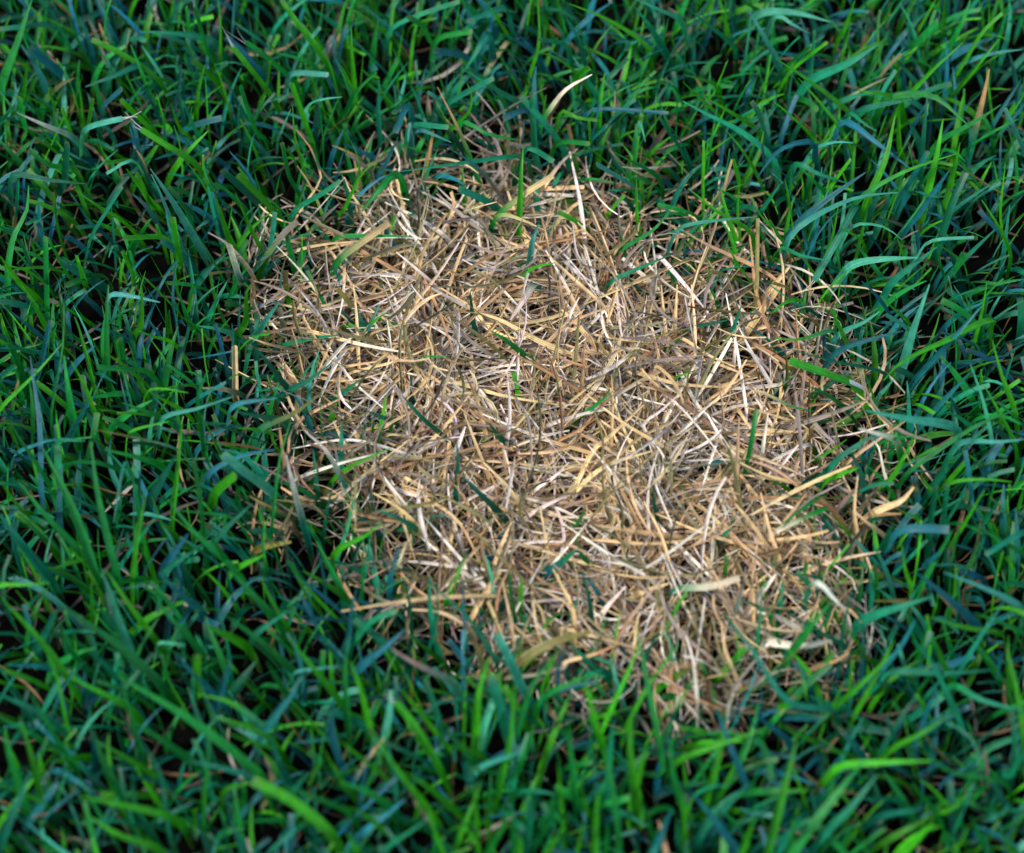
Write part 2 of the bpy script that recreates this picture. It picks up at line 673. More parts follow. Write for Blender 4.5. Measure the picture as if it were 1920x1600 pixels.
(640, 534): """
S 22 p 100,400 90,200 70,0
W 24 p 400,440 300,180 230,0
W 20 p 480,260 300,100
W 22 p 530,170 450,80 390,0
W 22 p 690,350 580,270 460,210
S 28 p 840,180 700,110 560,20
S 24 p 840,250 900,160 950,70
S 34 p 1350,420 1100,310 900,200 740,150
W 22 p 985,600 990,400 1000,180
W 28 p 1260,280 1290,170 1340,70
S 36 p 1420,330 1330,230 1240,140
TW 54 p 1080,0 1030,80 950,200
S 44 p 1480,400 1400,390 1260,340
S 22 p 1200,490 1400,400
S 20 p 1240,700 1470,510
S 24 p 910,870 1020,750 1120,630
S 26 p 1250,725 1080,720
W 24 p 1190,780 1400,715 1540,690
S 30 p 1330,900 1150,940 1000,950
W 22 p 1740,880 1700,790 1790,720 1910,610
W 22 p 1790,1100 1815,980 1740,870
S 34 p 1360,1130 1500,1020 1740,940
S 30 p 1340,1100 1420,940 1490,880 1700,680
S 26 p 1050,1290 940,1140 800,1000
W 34 p 660,900 680,850 700,800
S 20 p 800,1000 740,850 690,720
S 18 p 290,840 470,870
W 30 p 0,1180 80,1110 140,1070
W 28 p 430,1330 310,1180 200,1030
S 30 p 500,1430 350,1270 180,1170
S 30 p 590,1560 620,1420 650,1330
S 30 p 880,1530 930,1400 960,1330
O 24 p 810,1390 850,1320
W 26 p 1090,1280 1200,1220 1310,1170
S 22 p 1150,1430 1120,1260
W 26 p 1190,1580 1300,1450 1400,1320
S 40 p 1920,1430 1700,1400 1400,1350
W 24 p 1730,1570 1600,1570 1400,1540
S 24 p 1840,1560 1790,1400 1700,1220
W 24 p 1640,1340 1600,1280 1480,1240
S 26 p 1930,590 1800,590 1680,570
S 26 p 1680,560 1600,480 1500,420
S 22 p 1840,330 1820,180 1800,0
S 24 p 1880,250 1890,0
S 20 p 1450,320 1520,150 1560,0
S 22 p 1600,500 1540,300
W 20 p 1700,200 1720,60
S 20 p 1800,470 1740,200
S 22 p 200,440 400,270
S 20 p 0,470 220,430
S 22 p 250,590 400,470
S 18 p 470,360 500,230 515,110
O 26 p 1080,80 1160,20
G 40 p 990,360 910,300 840,260
G 30 p 480,410 590,405
L 30 p 0,1060 120,990 280,920
D 40 p 560,830 450,740 340,620
D 40 p 900,870 830,780
D 50 p 880,1280 780,1180 680,1080
D 36 p 650,1120 655,1000 650,890
G 30 p 1380,720 1530,600
T 50 p 370,1350 280,1300 200,1270
L 40 p 0,1480 120,1420 230,1340
BT 50 p 1200,1590 1330,1490
G 30 p 1330,1340 1370,1260
G 26 p 1215,620 1210,500
G 34 p 1360,1530 1320,1420
T 34 p 0,620 110,530
G 20 p 1100,460 1060,370
PW 30 p 310,1600 370,1450
T 28 p 1620,1560 1580,1470
D 26 p 1770,1300 1750,1120
T 34 p 260,760 140,710
G 22 p 1860,350 1920,290
D 30 p 740,200 725,40
D 40 p 1650,530 1630,480
W 20 p 560,740 600,650 640,580
S 26 p 720,660 760,560 720,480
SO 28 p 800,790 760,640 700,510
W 26 p 870,730 790,600 740,560
S 24 p 1900,1300 1780,1240
S 24 p 130,820 280,790
W 20 p 130,950 125,800 160,640
S 24 p 560,1230 480,1170 330,1120
W 24 p 620,1130 470,1160
SO 30 p 1500,1000 1440,960 1380,1080
W 28 p 1700,1060 1550,1040 1410,1060
S 20 p 1920,1100 1800,1080
S 24 p 1300,690 1400,600
W 24 p 1120,1140 1190,1090 1280,1000
S 30 p 1460,1140 1520,1060 1640,1040
S 22 p 340,300 250,200 150,130
S 22 p 200,210 110,110 20,40
W 20 p 280,430 270,300 255,190
S 20 p 1660,380 1640,200
W 18 p 1580,620 1560,470
O 22 p 1740,330 1700,400 1660,470
""",
(1280, 534): """
S 50 c 390,240 470,130 555,0
W 30 p 410,250 360,170 295,100
O 30 p 430,330 340,300 240,280
S 30 p 400,250 520,230
SG 24 p 420,600 600,680 760,720
W 30 p 0,810 90,730 160,660
W 28 p 280,940 210,850 140,730
S 22 p 225,830 220,680 200,560
W 26 p 440,990 460,850 480,720
S 30 p 720,1130 500,1090 330,1070
WG 34 c 520,1390 680,1310 840,1240
W 26 p 750,1270 690,1160
S 26 p 1000,1500 965,1280 985,1070
S 50 p 1110,1270 1230,1220 1300,1140
O 34 p 1110,1300 1230,1290
S 30 p 1120,1400 1040,1340 960,1270
S 26 p 540,1520 490,1380 440,1170
S 24 p 960,970 1100,870 1260,760
S 26 p 1060,810 1020,710 990,660
W 22 p 1140,1060 1110,930 1080,880
K 34 p 640,790 800,740 1040,650
W 30 p 600,1070 760,1020
S 40 p 490,830 620,830
W 24 p 560,1010 650,900
S 26 p 250,560 420,520
W 22 p 290,440 300,290
S 20 p 70,450 70,230 50,0
K 24 p 690,1490 850,1390
S 24 p 150,1420 60,1270 20,1200
W 36 p 180,1470 190,1240
GW 54 b 1010,590 840,515 600,430
GW 50 p 1190,870 1100,840 990,810
L 36 p 650,90 580,100 495,165
L 36 p 920,310 870,210 830,130
PL 28 p 840,260 650,310 510,300
D 22 p 1120,490 850,430 620,370
B 36 p 880,370 1050,310 1240,260
P 40 p 920,260 1010,220 1110,150
P 60 p 1280,340 1330,180 1390,0
L 44 p 1730,200 1480,320 1240,430 1130,540
P 44 p 1140,600 1200,520
B 44 p 1340,490 1520,300 1680,120
B 36 p 1410,720 1620,490
L 34 p 1860,690 1790,500 1740,310
L 26 p 1310,640 1400,510
G 34 c 360,1000 390,850 415,700
T 34 p 260,320 330,120
D 30 p 70,240 250,200
P 60 p 1510,800 1280,760 1030,710
T 40 p 810,1050 900,960 1100,830
L 36 p 1170,1100 1230,1000 1300,870
L 40 p 860,1080 990,1030
G 30 p 1280,1050 1500,890 1700,770 1920,690
T 44 p 1440,1080 1500,960 1570,830
P 36 p 1590,880 1760,885 1920,870
P 26 p 1740,870 1690,650 1620,450
L 30 p 1850,860 1770,700 1690,560
L 24 p 1420,1180 1350,1090 1330,1010
L 26 p 1520,1110 1700,1095 1850,1110
T 40 c 1390,1350 1420,1130
T 34 c 1470,1340 1490,1120
G 40 p 1920,1520 1780,1440 1680,1370
L 40 p 1260,1600 1220,1370
B 60 c 1250,1380 1500,1380
G 40 p 1400,1600 1520,1380
T 60 p 1110,1490 1180,1340
L 24 p 940,1410 820,1290
L 30 p 1340,1330 1220,1270
L 24 p 1570,1370 1700,1150
L 22 p 1250,190 1180,130 1110,60
P 30 c 1250,240 1140,170
L 26 p 1620,160 1590,60
G 30 p 780,1190 650,1280 540,1360
T 36 c 1920,1390 1700,1520
T 26 p 250,1390 300,1290
Y 26 p 480,1320 370,1220
S 24 p 400,500 300,560 200,640
W 22 p 480,490 400,400 300,330
S 26 p 330,720 380,800 440,830
S 22 p 560,560 540,720 490,830
W 26 p 700,900 560,960 450,1020
S 24 p 340,1330 300,1220 260,1100
W 28 p 340,1190 200,1190 90,1220
S 24 p 600,1500 450,1480
S 20 p 120,420 260,470 380,520
T 40 p 1690,1330 1800,1180
G 34 p 1150,880 1320,850
T 40 p 1630,1290 1560,1170
B 44 p 1380,1560 1450,1500
""",
(0, 1067): """
L 40 p -10,100 150,90 280,80
G 64 p 870,620 640,420 310,180
T 56 p 780,600 690,350 570,0
L 50 p 380,620 220,400 0,160
T 40 p 640,320 500,150
L 40 p 870,390 740,220 590,0
P 36 p 650,130 780,100 910,100
B 50 p 1060,180 980,110 890,20
G 40 p 1110,440 990,310 850,150
L 50 c 1130,700 1110,600 1110,480
+PL 50 p 1430,850 1290,750 1130,710
G 60 p 1530,270 1420,150 1290,0
L 60 p 1340,400 1160,320
G 50 p 1650,580 1450,400 1270,260
G 50 p 1610,710 1500,520
G 60 p 1430,1120 1080,850 660,600
T 60 p 300,880 150,780 0,710
L 50 p 700,760 560,690 400,610
T 44 p 1430,1180 1250,1120 1060,1080
L 70 c 1840,1470 1650,1310 1420,1190
G 40 p 1920,1350 1750,1280 1580,1220
T 60 p 1620,1200 1560,1080 1520,940
L 44 p 1900,730 1780,580 1620,390
L 30 p 1500,1000 1370,960 1250,910
L 40 p 1500,940 1340,870 1200,830
L 40 p 840,1140 700,1060 550,980
G 50 p 1050,1060 880,940 740,860
T 60 p 0,1530 90,1330 170,1150
L 40 p 220,1230 180,1060 110,830
L 50 p 170,1270 0,1210
G 60 p 110,1220 60,1060 20,900
L 50 p 950,1390 700,1330 450,1280
L 50 p 860,1560 660,1490 500,1390
G 50 p 700,1330 580,1100 520,900
L 30 p 520,250 510,60
T 30 p 940,1400 900,1150 780,950
G 30 p 1150,1340 1170,1080 1190,860
T 30 p 1360,1590 1310,1420 1280,1270
T 40 p 1650,1240 1770,1120
L 40 p 1920,1200 1800,990
B 50 p 1500,900 1650,700 1690,600
T 40 p 1450,360 1640,230
P 30 p 1680,580 1920,550
L 26 p 1830,220 1720,100 1640,0
T 40 p 1900,510 1790,350
B 50 p 1240,690 1300,500
B 40 p 1180,680 1080,580 990,480
G 40 p 410,1080 260,990
G 30 p 770,950 700,700 680,520
G 50 p 480,560 400,450 350,330
P 30 p 900,420 1040,430
D 60 p 250,400 330,220
L 30 p 1290,1230 1420,1200
G 40 p 350,1000 260,850 170,700
L 40 p 380,870 330,640 270,480
T 44 p 1540,1580 1720,1430
L 36 p 280,230 230,100
""",
(640, 1067): """
G 40 p 35,900 20,600 40,380
B 36 p 40,400 60,220 90,100
T 44 c 100,370 180,290 310,240
B 60 p 90,560 220,460 360,340
Y 34 p 410,620 415,520 400,440
S 30 p 880,160 520,170 250,200 0,240
S 34 p 700,330 560,250 380,230
T 24 p 840,470 720,280 600,170 470,60
S 36 c 740,280 800,160 890,10
S 26 p 980,560 950,300 905,70
G 34 p 965,240 950,100 945,0
D 34 p 1410,300 1390,150 1350,0
P 60 c 1000,640 940,500 870,360
T 70 c 930,910 890,760 840,600
L 44 p 880,1250 950,950 965,690
G 40 p 1010,860 1080,650 1230,450
L 50 p 760,890 770,700 830,500
L 50 x 540,1110 420,900 300,750
L 44 p 570,960 450,810 330,670
L 44 p 160,870 110,680 50,520
Y 80 p 1020,530 1200,420 1400,360
L 44 p 1500,850 1600,620 1680,430
+G 40 p 1810,1070 1750,760 1680,430 1660,320
L 30 p 1640,820 1740,640 1900,420
L 50 p 1460,980 1410,780 1370,640
G 44 p 1160,710 1300,640 1450,580
P 40 p 810,1100 1010,1030
B 40 p 1160,890 1120,690
T 40 p 740,740 600,740 500,780
T 24 p 500,430 540,250 535,80
PK 50 p 600,620 430,540 280,450
L 44 p 500,1370 300,1110 200,950
L 44 p 630,1350 480,1220 350,1140
L 40 p 220,1140 100,1050 0,970
L 34 p 760,1030 540,980
T 36 p 290,1540 400,1470 490,1400
L 40 c 580,1600 500,1370
L 40 p 830,1520 815,1270
L 36 p 760,1500 745,1200
G 44 p 970,1600 960,1320
T 50 p 1040,1550 1080,1250
G 44 p 850,1540 960,1340
L 34 p 1250,1560 1245,1400
L 40 p 1420,1590 1440,1250
L 36 p 1380,1370 1340,1190
G 40 p 1310,1230 1270,850
L 60 p 1650,1290 1620,1000 1640,800
+L 40 p 1650,1270 1720,980
G 50 p 1920,1320 1870,1150 1850,950
L 40 p 1340,1560 1370,1400
G 40 p 1750,1510 1700,1320
B 50 p 1770,1580 1860,1350
T 30 p 1900,1560 1890,1400
G 60 p 240,1310 120,1240 0,1200
L 40 p 220,1450 100,1360 0,1340
G 44 p 1560,1500 1530,1240 1480,1000
G 30 p 1010,1100 1100,850
T 44 p 1770,1030 1650,970 1530,910
S 24 p 1150,520 1020,370 940,290
S 30 p 1310,350 1300,220 1190,0
S 24 p 1640,320 1540,260 1450,210
W 34 p 1500,210 1600,100
S 34 p 1700,130 1850,80
L 30 p 1240,1330 1220,1090
S 24 p 1000,460 1030,330 1090,210
S 26 p 1150,400 1130,250 1080,170
S 24 p 820,170 900,350 960,520
W 22 p 620,80 760,60 860,20
S 22 p 1700,1 1850,40
S 24 p 1920,330 1820,400
SO 26 p 1280,520 1430,480 1560,420
W 20 p 1250,560 1300,470
T 44 p 1500,1180 1530,830
L 34 p 420,1400 440,1260
G 50 p 1130,1480 1250,1250
L 36 p 1180,1580 1290,1380
L 50 p 1000,1600 1010,1500
G 40 p 1480,1600 1500,1430
L 40 p 100,1600 30,1480
""",
(1280, 1067): """
T 40 p 850,790 640,770 540,690 420,500 230,240
PW 44 c 0,110 150,100 320,50
W 44 p 400,190 530,20
W 40 p 660,340 540,270 420,240
W 50 p 480,410 680,430 880,385
G 50 p 640,430 740,300 840,180
T 36 p 920,440 700,320 520,180
TW 50 p 760,80 850,170 920,230
S 30 p 910,170 860,90 830,40
S 30 p 940,240 1010,310
B 60 p 1640,310 1480,160 1310,20
P 44 p 1890,210 1700,110 1470,20
T 60 p 1050,270 1230,210 1390,160
Y 34 p 1280,185 1080,180
L 36 p 1780,360 1580,330 1390,270
G 40 p 1920,370 1780,300 1640,250
B 60 p 1130,570 1230,450 1310,290
T 40 p 1190,580 1450,590 1730,570
T 36 p 1560,860 1470,660 1380,490 1290,400
L 44 p 1920,930 1870,650 1825,450
T 36 p 1570,560 1680,380 1810,180
GT 44 p 1540,660 1680,740 1920,800
L 44 p 1480,570 1400,370
L 40 p 850,780 1000,650 1180,480
L 34 p 990,790 1080,620 1190,400
L 40 p 1190,1000 1350,920 1500,820
B 40 p 1340,910 1430,650
T 26 p 1500,870 1640,980 1670,1160
G 34 p 1800,1200 1500,1140 1330,1000
B 60 x 1040,1090 980,1020 910,930
G 60 p 640,1570 850,1290 1020,1080
T 60 p 800,1500 960,1330 1090,1160
L 60 p 470,1600 550,1300 640,950
L 50 p 140,1250 200,1050 240,800
L 44 p 0,1060 200,990 460,900
L 40 p 740,980 640,930 540,870
B 50 p 560,940 400,820
B 44 p 340,1180 280,1030 190,780
B 60 p 300,1570 160,1380 40,1250
L 40 p 20,1540 0,1250
T 44 p 100,1490 380,1200
L 50 p 330,1580 400,1400
T 60 p 560,1560 680,1380
T 40 p 1200,1300 1050,1290
T 50 p 1130,1380 1350,1350
G 60 p 1430,1410 1290,1210
L 60 p 1260,1590 1420,1420
L 50 p 900,1110 1130,1090 1400,1080
L 40 p 940,1050 780,1010
O 26 p 760,560 900,500 960,400
Y 26 p 500,430 510,300 515,220
Y 24 p 300,690 400,660
S 24 p 400,240 395,0
S 24 p 230,180 150,60
S 26 p 300,600 240,450 220,300
W 34 p 190,580 100,520 0,490
T 22 p 30,920 120,760
T 30 p 1850,550 1660,450
P 50 p 1760,1400 1850,1310
L 40 p 1500,1370 1580,1300
T 50 p 1850,1150 1920,1010
S 24 p 100,240 60,120
S 22 p 330,280 200,130
W 24 p 80,700 60,520 20,380
S 22 p 700,200 560,130
L 34 p 1000,450 870,270
G 40 p 1310,560 1390,300
L 36 p 600,1560 640,1400
G 40 p 900,1560 960,1440
G 44 p 1700,1560 1620,1390
L 44 p 1860,1590 1780,1480
""",
}

DRY = set('SWOKY')
traced = []          # one dict per traced blade
for (ox, oy), text in TRACE.items():
    for line in text.strip().splitlines():
        joined = line.startswith('+')
        code, w, tip, *pts = line.lstrip('+').split()
        pts = np.array([[float(c) for c in q.split(',')] for q in pts]) / 3.0 + (ox, oy)
        traced.append(dict(code=code, w=float(w) / 3.0, tip=tip, px=pts, joined=joined,
                           dry=code[0] in DRY and code[-1] in DRY, parts=[]))

# more loose straws lying on top of the mat, too alike to trace one by one
rs = np.random.default_rng(7)
while sum(b['dry'] for b in traced) < 300:
    c = np.array([rs.uniform(560, 1580), rs.uniform(360, 1260)])
    if patch_sd(at(*c, 0.012)[None])[0] < 0.006:
        continue
    a = rs.uniform(0, 2 * math.pi)
    half = rs.uniform(45, 115) * np.array([math.cos(a), math.sin(a)])
    bow = np.array([-half[1], half[0]]) * rs.normal(0, 0.10)
    traced.append(dict(code=rs.choice(['S', 'S', 'W', 'W', 'SW', 'O']), w=rs.uniform(5.5, 9.0), tip='p',
                       px=np.array([c - half, c + bow, c + half]), joined=False, dry=True, parts=[]))


def shape_traced(b):
    """Give a traced blade its place in space: it is rooted in the soil and carried by the canopy round it."""
    px = b['px']
    seg = np.linalg.norm(np.diff(px, axis=0), axis=1)
    t = np.concatenate([[0], np.cumsum(seg)]) / seg.sum()
    d = px[-1] - px[0]
    rise = -d[1] / (np.linalg.norm(d) + 1e-9)            # +1 when the tip points up the picture
    mid = at(*px.mean(0), 0.015)
    inside = float(np.clip((patch_sd(mid[None])[0] + 0.006) / 0.018, 0, 1))
    r1, r2, r3 = rng.random(3)
    if b['dry']:
        z0, z1 = 0.008 + 0.003 * r1 + 0.005 * (1 - inside), 0.010 + 0.005 * r2 + 0.003 * max(rise, 0) + 0.008 * (1 - inside)
    else:
        z0 = 0.022 - 0.006 * rise + 0.006 * r1
        z1 = 0.029 + 0.007 * rise + 0.007 * r2
        z0, z1 = z0 * (1 - 0.38 * inside), z1 * (1 - 0.38 * inside)
    z = z0 + (z1 - z0) * t + 0.002 * np.sin(t * math.pi)
    P = np.array([at(x, y, h) for (x, y), h in zip(px, z)])
    back = P[0] - P[1]
    back[2] = 0
    back /= np.linalg.norm(back) + 1e-9
    root = P[0] + back * (0.004 + 0.004 * r3)
    root[2] = -0.002
    knee = P[0] + back * 0.0032
    knee[2] = P[0][2] * 0.62
    k = 14
    C = spline(np.vstack([root, knee, P]), k)
    tocam = CAM - C
    dist = np.linalg.norm(tocam, axis=1, keepdims=True)
    mm = dist[:, 0] * HALF / DIST / 960.0
    N = tocam / dist * 0.75 + np.array([0, 0, 0.35])
    tw = (rng.random(3) - 0.5) * (0.9 if not b['dry'] else 1.2)
    N = N + tw + np.linspace(-0.5, 0.5, k)[:, None] * (rng.random(3) - 0.5) * 1.1
    prof = width_profile(k, 'p' if b['tip'] == 'p' else 'c')
    if b['dry'] and b['tip'] == 'p':
        prof = width_profile(k, 's')
    W = np.maximum(b['w'] * mm * 0.5 * prof * (0.94 if not b['dry'] else 0.94), 0.00012)
    L = np.linalg.norm(np.diff(C, axis=0), axis=1).sum()
    u = np.linspace(0, 1, k)
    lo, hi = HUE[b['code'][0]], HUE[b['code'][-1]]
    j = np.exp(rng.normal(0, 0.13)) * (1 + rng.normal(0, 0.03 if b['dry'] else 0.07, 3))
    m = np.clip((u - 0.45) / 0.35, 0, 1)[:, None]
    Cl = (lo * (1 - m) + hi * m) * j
    if not b['dry']:
        sh = np.clip(1 - u / 0.22, 0, 1)[:, None]        # the sheath at the foot is a paler yellow green
        Cl = Cl * (1 - sh) + np.array([0.10, 0.17, 0.04]) * sh
        if b['tip'] == 'c':
            Cl[-1] = Cl[-1] * 0.7 + np.array([0.30, 0.30, 0.16]) * 0.3
    if b['tip'] == 'b':
        Cl = np.tile(HUE['L'] * 0.75 + HUE['G'] * 0.35, (k, 1))
    b.update(C=C, N=N, W=W, Cl=Cl, L=L, inside=inside, rise=rise, area=L * W.max(),
             fold=0.28 + 0.35 * rng.random() if not b['dry'] else 0.5 + 0.6 * rng.random())
    return b


for b in traced:
    shape_traced(b)

# a + line shares the foot of the shoot before it
head = None
for b in traced:
    if b['joined']:
        C = b['C']
        f = np.clip(1 - np.linspace(0, 1, len(C)) / 0.25, 0, 1)[:, None]
        b['C'] = C + (head['C'][0] - C[0]) * f
        b['head'] = head
        head['parts'].append(b)
    else:
        head = b
heads = [b for b in traced if not b['joined']]
green = sorted([b for b in heads if not b['dry']], key=lambda b: -b['area'])
dry = sorted([b for b in heads if b['dry']], key=lambda b: -b['area'])
single = green[:300] + dry[:300]
spare = green[300:] + dry[300:]
chosen = {id(b) for b in single}

# ---------------------------------------------------------------- words for the traced blades
HUE_NAME = {'L': 'lime', 'G': 'mid-green', 'T': 'teal', 'B': 'blue-green', 'D': 'dark-green', 'P': 'pale-mint',
            'S': 'golden', 'W': 'bleached', 'O': 'rust-brown', 'K': 'grey-brown', 'Y': 'olive-yellow'}
END_NAME = {'W': 'bleached tip', 'O': 'rusty tip', 'S': 'straw-coloured tip', 'K': 'brown tip', 'Y': 'yellowed tip', 'T': 'teal tip',
            'B': 'bluish tip', 'L': 'lime tip', 'P': 'minty tip', 'G': 'greenish tip'}
allpx = {id(b): to_px(b['C']) for b in heads}
centre = PATCH.mean(0)
gw = np.quantile([b['w'] for b in green], [0.3, 0.72])
dw = np.quantile([b['w'] for b in dry], [0.3, 0.75])
gl = np.quantile([b['L'] for b in green], [0.3, 0.75])
dl = np.quantile([b['L'] for b in dry], [0.3, 0.75])


_cross = {}
midpx = {k: v[6:].mean(0) for k, v in allpx.items()}


def crossing(b):
    if id(b) not in _cross:
        _cross[id(b)] = find_crossing(b)
    return _cross[id(b)]


def find_crossing(b):
    """The traced blade that b lies across, if there is one: (blade, b is on top)."""
    A = allpx[id(b)]
    best = None
    for o in single:
        if o is b:
            continue
        B = allpx[id(o)]
        if math.dist(midpx[id(b)], midpx[id(o)]) > 170:
            continue
        D = np.linalg.norm(A[4:, None] - B[None, 4:], axis=2)
        i = np.unravel_index(D.argmin(), D.shape)
        if D[i] < 14 and (best is None or o['area'] > best[0]['area']):
            best = (o, b['C'][i[0] + 4][2] > o['C'][i[1] + 4][2])
    return best


def size_word(b, wq, lq):
    s = []
    if b['L'] > lq[1]: s.append('long')
    elif b['L'] < lq[0]: s.append('short')
    if b['w'] > wq[1]: s.append('broad')
    elif b['w'] < wq[0]: s.append('thin')
    return ' '.join(s)


def short_name(b):
    return HUE_NAME[b['code'][0]] + (' straw' if b['dry'] else ' blade')


def describe(b, more=0):
    d = b['C'][-1] - b['C'][3]
    bend = np.linalg.norm(d) / (np.linalg.norm(np.diff(b['C'][3:], axis=0), axis=1).sum() + 1e-9)
    slope = d[2] / (np.linalg.norm(d[:2]) + 1e-9)
    toward = (d[:2] / (np.linalg.norm(d[:2]) + 1e-9)) @ ((centre - b['C'][-1][:2]) / np.linalg.norm(centre - b['C'][-1][:2]))
    size = size_word(b, dw, dl) if b['dry'] else size_word(b, gw, gl)
    noun = 'dry straw' if b['dry'] else ('several-leaved grass shoot' if b['parts'] else 'grass shoot')
    s = (size + ' ' + HUE_NAME[b['code'][0]] + ' ' + noun).strip()
    if b['tip'] == 'b':
        return 'broad green grass shoot with a white bleached band, at the edge of the straw'

    def sized(o):
        q = size_word(o, dw, dl) if o['dry'] else size_word(o, gw, gl)
        q = ((q or 'medium') + ' ' + short_name(o)) if more else short_name(o)
        return ('an ' if q[0] in 'aeiou' else 'a ') + q

    bits = []
    if b['tip'] == 'x':
        bits.append('with frayed white tip')
    elif len(b['code']) == 2 and b['code'][0] != b['code'][1]:
        bits.append('with ' + END_NAME[b['code'][1]])
    elif b['tip'] == 'c' and not b['dry']:
        bits.append('with square-cut tip')
    elif bend < 0.95:
        bits.append('curving')
    c = crossing(b)
    near_ = sorted((o for o in single if o is not b and (c is None or o is not c[0])),
                   key=lambda o: math.dist(midpx[id(o)], midpx[id(b)]))
    if c is not None:
        bits.append(('across ' if c[1] else 'under ') + sized(c[0]))
    elif more:
        bits.append('beside ' + sized(near_[0]))
    sdv = patch_sd(b['C'][-4][None])[0]
    if more > 1:
        bits.append('near ' + sized(near_[1]))
    elif sdv > 0.012:
        bits.append('in the dead patch')
    elif sdv > -0.012:
        bits.append('at the patch edge')
    elif toward > 0.6:
        bits.append('leaning towards the patch')
    elif toward < -0.6:
        bits.append('leaning away from the patch')
    else:
        bits.append('in the lawn')
    for q in bits:
        if len(s.split()) + len(q.split()) <= 16:
            s += ' ' + q
    return s


def link_mesh(name, me, loc, parent=None):
    o = bpy.data.objects.new(name, me)
    o.location = loc
    if parent is not None:
        o.parent = parent
    sc.collection.objects.link(o)
    return o


def blade_mesh(name, b, org):
    part = ribbon((b['C'] - org)[None], b['N'][None], b['W'][None], np.array([b['fold']]), b['Cl'][None])
    return mesh_from(name, [part], M_STRAW if b['dry'] else M_LEAF)


def strands(name, C0, T, S, U, n, length, w, col, mat):
    """A brush of fine fibres leaving the torn end of a blade."""
    k = 5
    t = np.linspace(0, 1, k)
    Cs, Ns = [], []
    for i in range(n):
        s = (i - (n - 1) / 2) / max(n - 1, 1)
        ln = length * (0.5 + rng.random())
        side = S * (s * 0.9 * w) + (S * rng.normal(0.1, 0.25) + U * rng.normal(0.2, 0.25)) * ln * (t ** 1.6)[:, None]
        Cs.append(C0 + T * (ln * t)[:, None] - T * 0.0004 + side)
        Ns.append(np.tile(U, (k, 1)))
    W = np.tile(np.linspace(0.00013, 0.00005, k), (n, 1))
    part = ribbon(np.array(Cs), np.array(Ns), W, np.full(n, 0.2), np.tile(col, (n, k, 1)))
    return mesh_from(name, [part], mat)


def add_details(b, o, org):
    """Small pieces that sit on one blade: midrib, torn fibres, bleached band."""
    C, N = b['C'] - org, b['N']
    T = np.gradient(C, axis=0)
    T /= np.linalg.norm(T, axis=1, keepdims=True)
    S = np.cross(T, N)
    S /= np.linalg.norm(S, axis=1, keepdims=True)
    U = np.cross(S, T)
    if b['tip'] == 'x':
        me = strands('frayed_tip', C[-1], T[-1], S[-1], U[-1], 2, 0.0055, b['W'][-1] * 0.8, np.array([0.62, 0.62, 0.58]), M_STRAW)
        link_mesh('frayed_tip', me, (0, 0, 0), o)['label'] = 'torn whitish fibres at the blade end'
    if not b['dry'] and b['w'] > 13.0:
        k = len(C) - 3
        ck = C[2:-1] + U[2:-1] * 0.00012
        part = ribbon(ck[None], N[2:-1][None], (b['W'][2:-1] * 0.13)[None], np.array([-0.6]), (b['Cl'][2:-1] * 1.5 + 0.01)[None])
        link_mesh('midrib', mesh_from('midrib', [part], M_LEAF), (0, 0, 0), o)
    if b['tip'] == 'b':
        i0, i1 = 5, 8
        part = ribbon((C[i0:i1] + U[i0:i1] * 0.0003 + S[i0:i1] * b['W'][i0:i1, None] * 0.25)[None], N[i0:i1][None],
                      (b['W'][i0:i1] * 0.70)[None], np.array([0.25]), np.tile(np.array([0.80, 0.82, 0.78]), (1, i1 - i0, 1)))
        link_mesh('bleached_band', mesh_from('bleached_band', [part], M_STRAW), (0, 0, 0), o)['label'] = 'white bleached band across the green blade'


def sheath_mesh(b, org):
    """The rolled foot of the shoot that the leaf grows out of."""
    C = spline((b['C'] - org)[:4], 5)
    C[0, 2] -= 0.0005
    T = np.gradient(C, axis=0)
    T /= np.linalg.norm(T, axis=1, keepdims=True)
    X = np.cross(T, np.array([0.3, 1.0, 0.2]))
    X /= np.linalg.norm(X, axis=1, keepdims=True)
    Y = np.cross(T, X)
    r = np.linspace(1.0, 0.75, 5) * min(b['W'][3] * 0.55, 0.0011)
    m = 6
    a = np.arange(m) / m * 2 * math.pi
    V = (C[:, None] + (X[:, None] * np.cos(a)[None, :, None] + Y[:, None] * np.sin(a)[None, :, None]) * r[:, None, None]).reshape(-1, 3)
    F = np.array([[i * m + j, i * m + (j + 1) % m, (i + 1) * m + (j + 1) % m, (i + 1) * m + j] for i in range(4) for j in range(m)])
    col = np.tile(np.array([0.13, 0.19, 0.05]) * rng.uniform(0.6, 1.2), (len(V), 1))
    uv = np.column_stack([np.tile(np.arange(m) / m, 5), np.repeat(np.arange(5) / 4, m)])
    return mesh_from('sheath', [(V, F, col, uv)], M_LEAF)


things = []
owner = {}
for b in single:
    org = b['C'][0].copy()
    if not b['dry']:
        o = bpy.data.objects.new('grass_shoot', None)
        o.empty_display_size = 0.005
        o.location = org
        sc.collection.objects.link(o)
        for q in [b] + b['parts']:
            lf = link_mesh('leaf_blade', blade_mesh('leaf_blade', q, org), (0, 0, 0), o)
            add_details(q, lf, org)
        link_mesh('sheath', sheath_mesh(b, org), (0, 0, 0), o)
        o['category'] = 'grass shoot'
    else:
        o = link_mesh('dry_straw', blade_mesh('dry_straw', b, org), org)
        o['category'] = 'straw'
    o['label'] = describe(b)
    things.append(o)
    owner[o.name] = b
count = {}
for o in things:
    count.setdefault(o['label'], []).append(o)
for lab, os_ in list(count.items()):
    if len(os_) > 1:
        for o in os_:
            o['label'] = describe(owner[o.name], 1)
again = {}
for o in things:
    again.setdefault(o['label'], []).append(o)
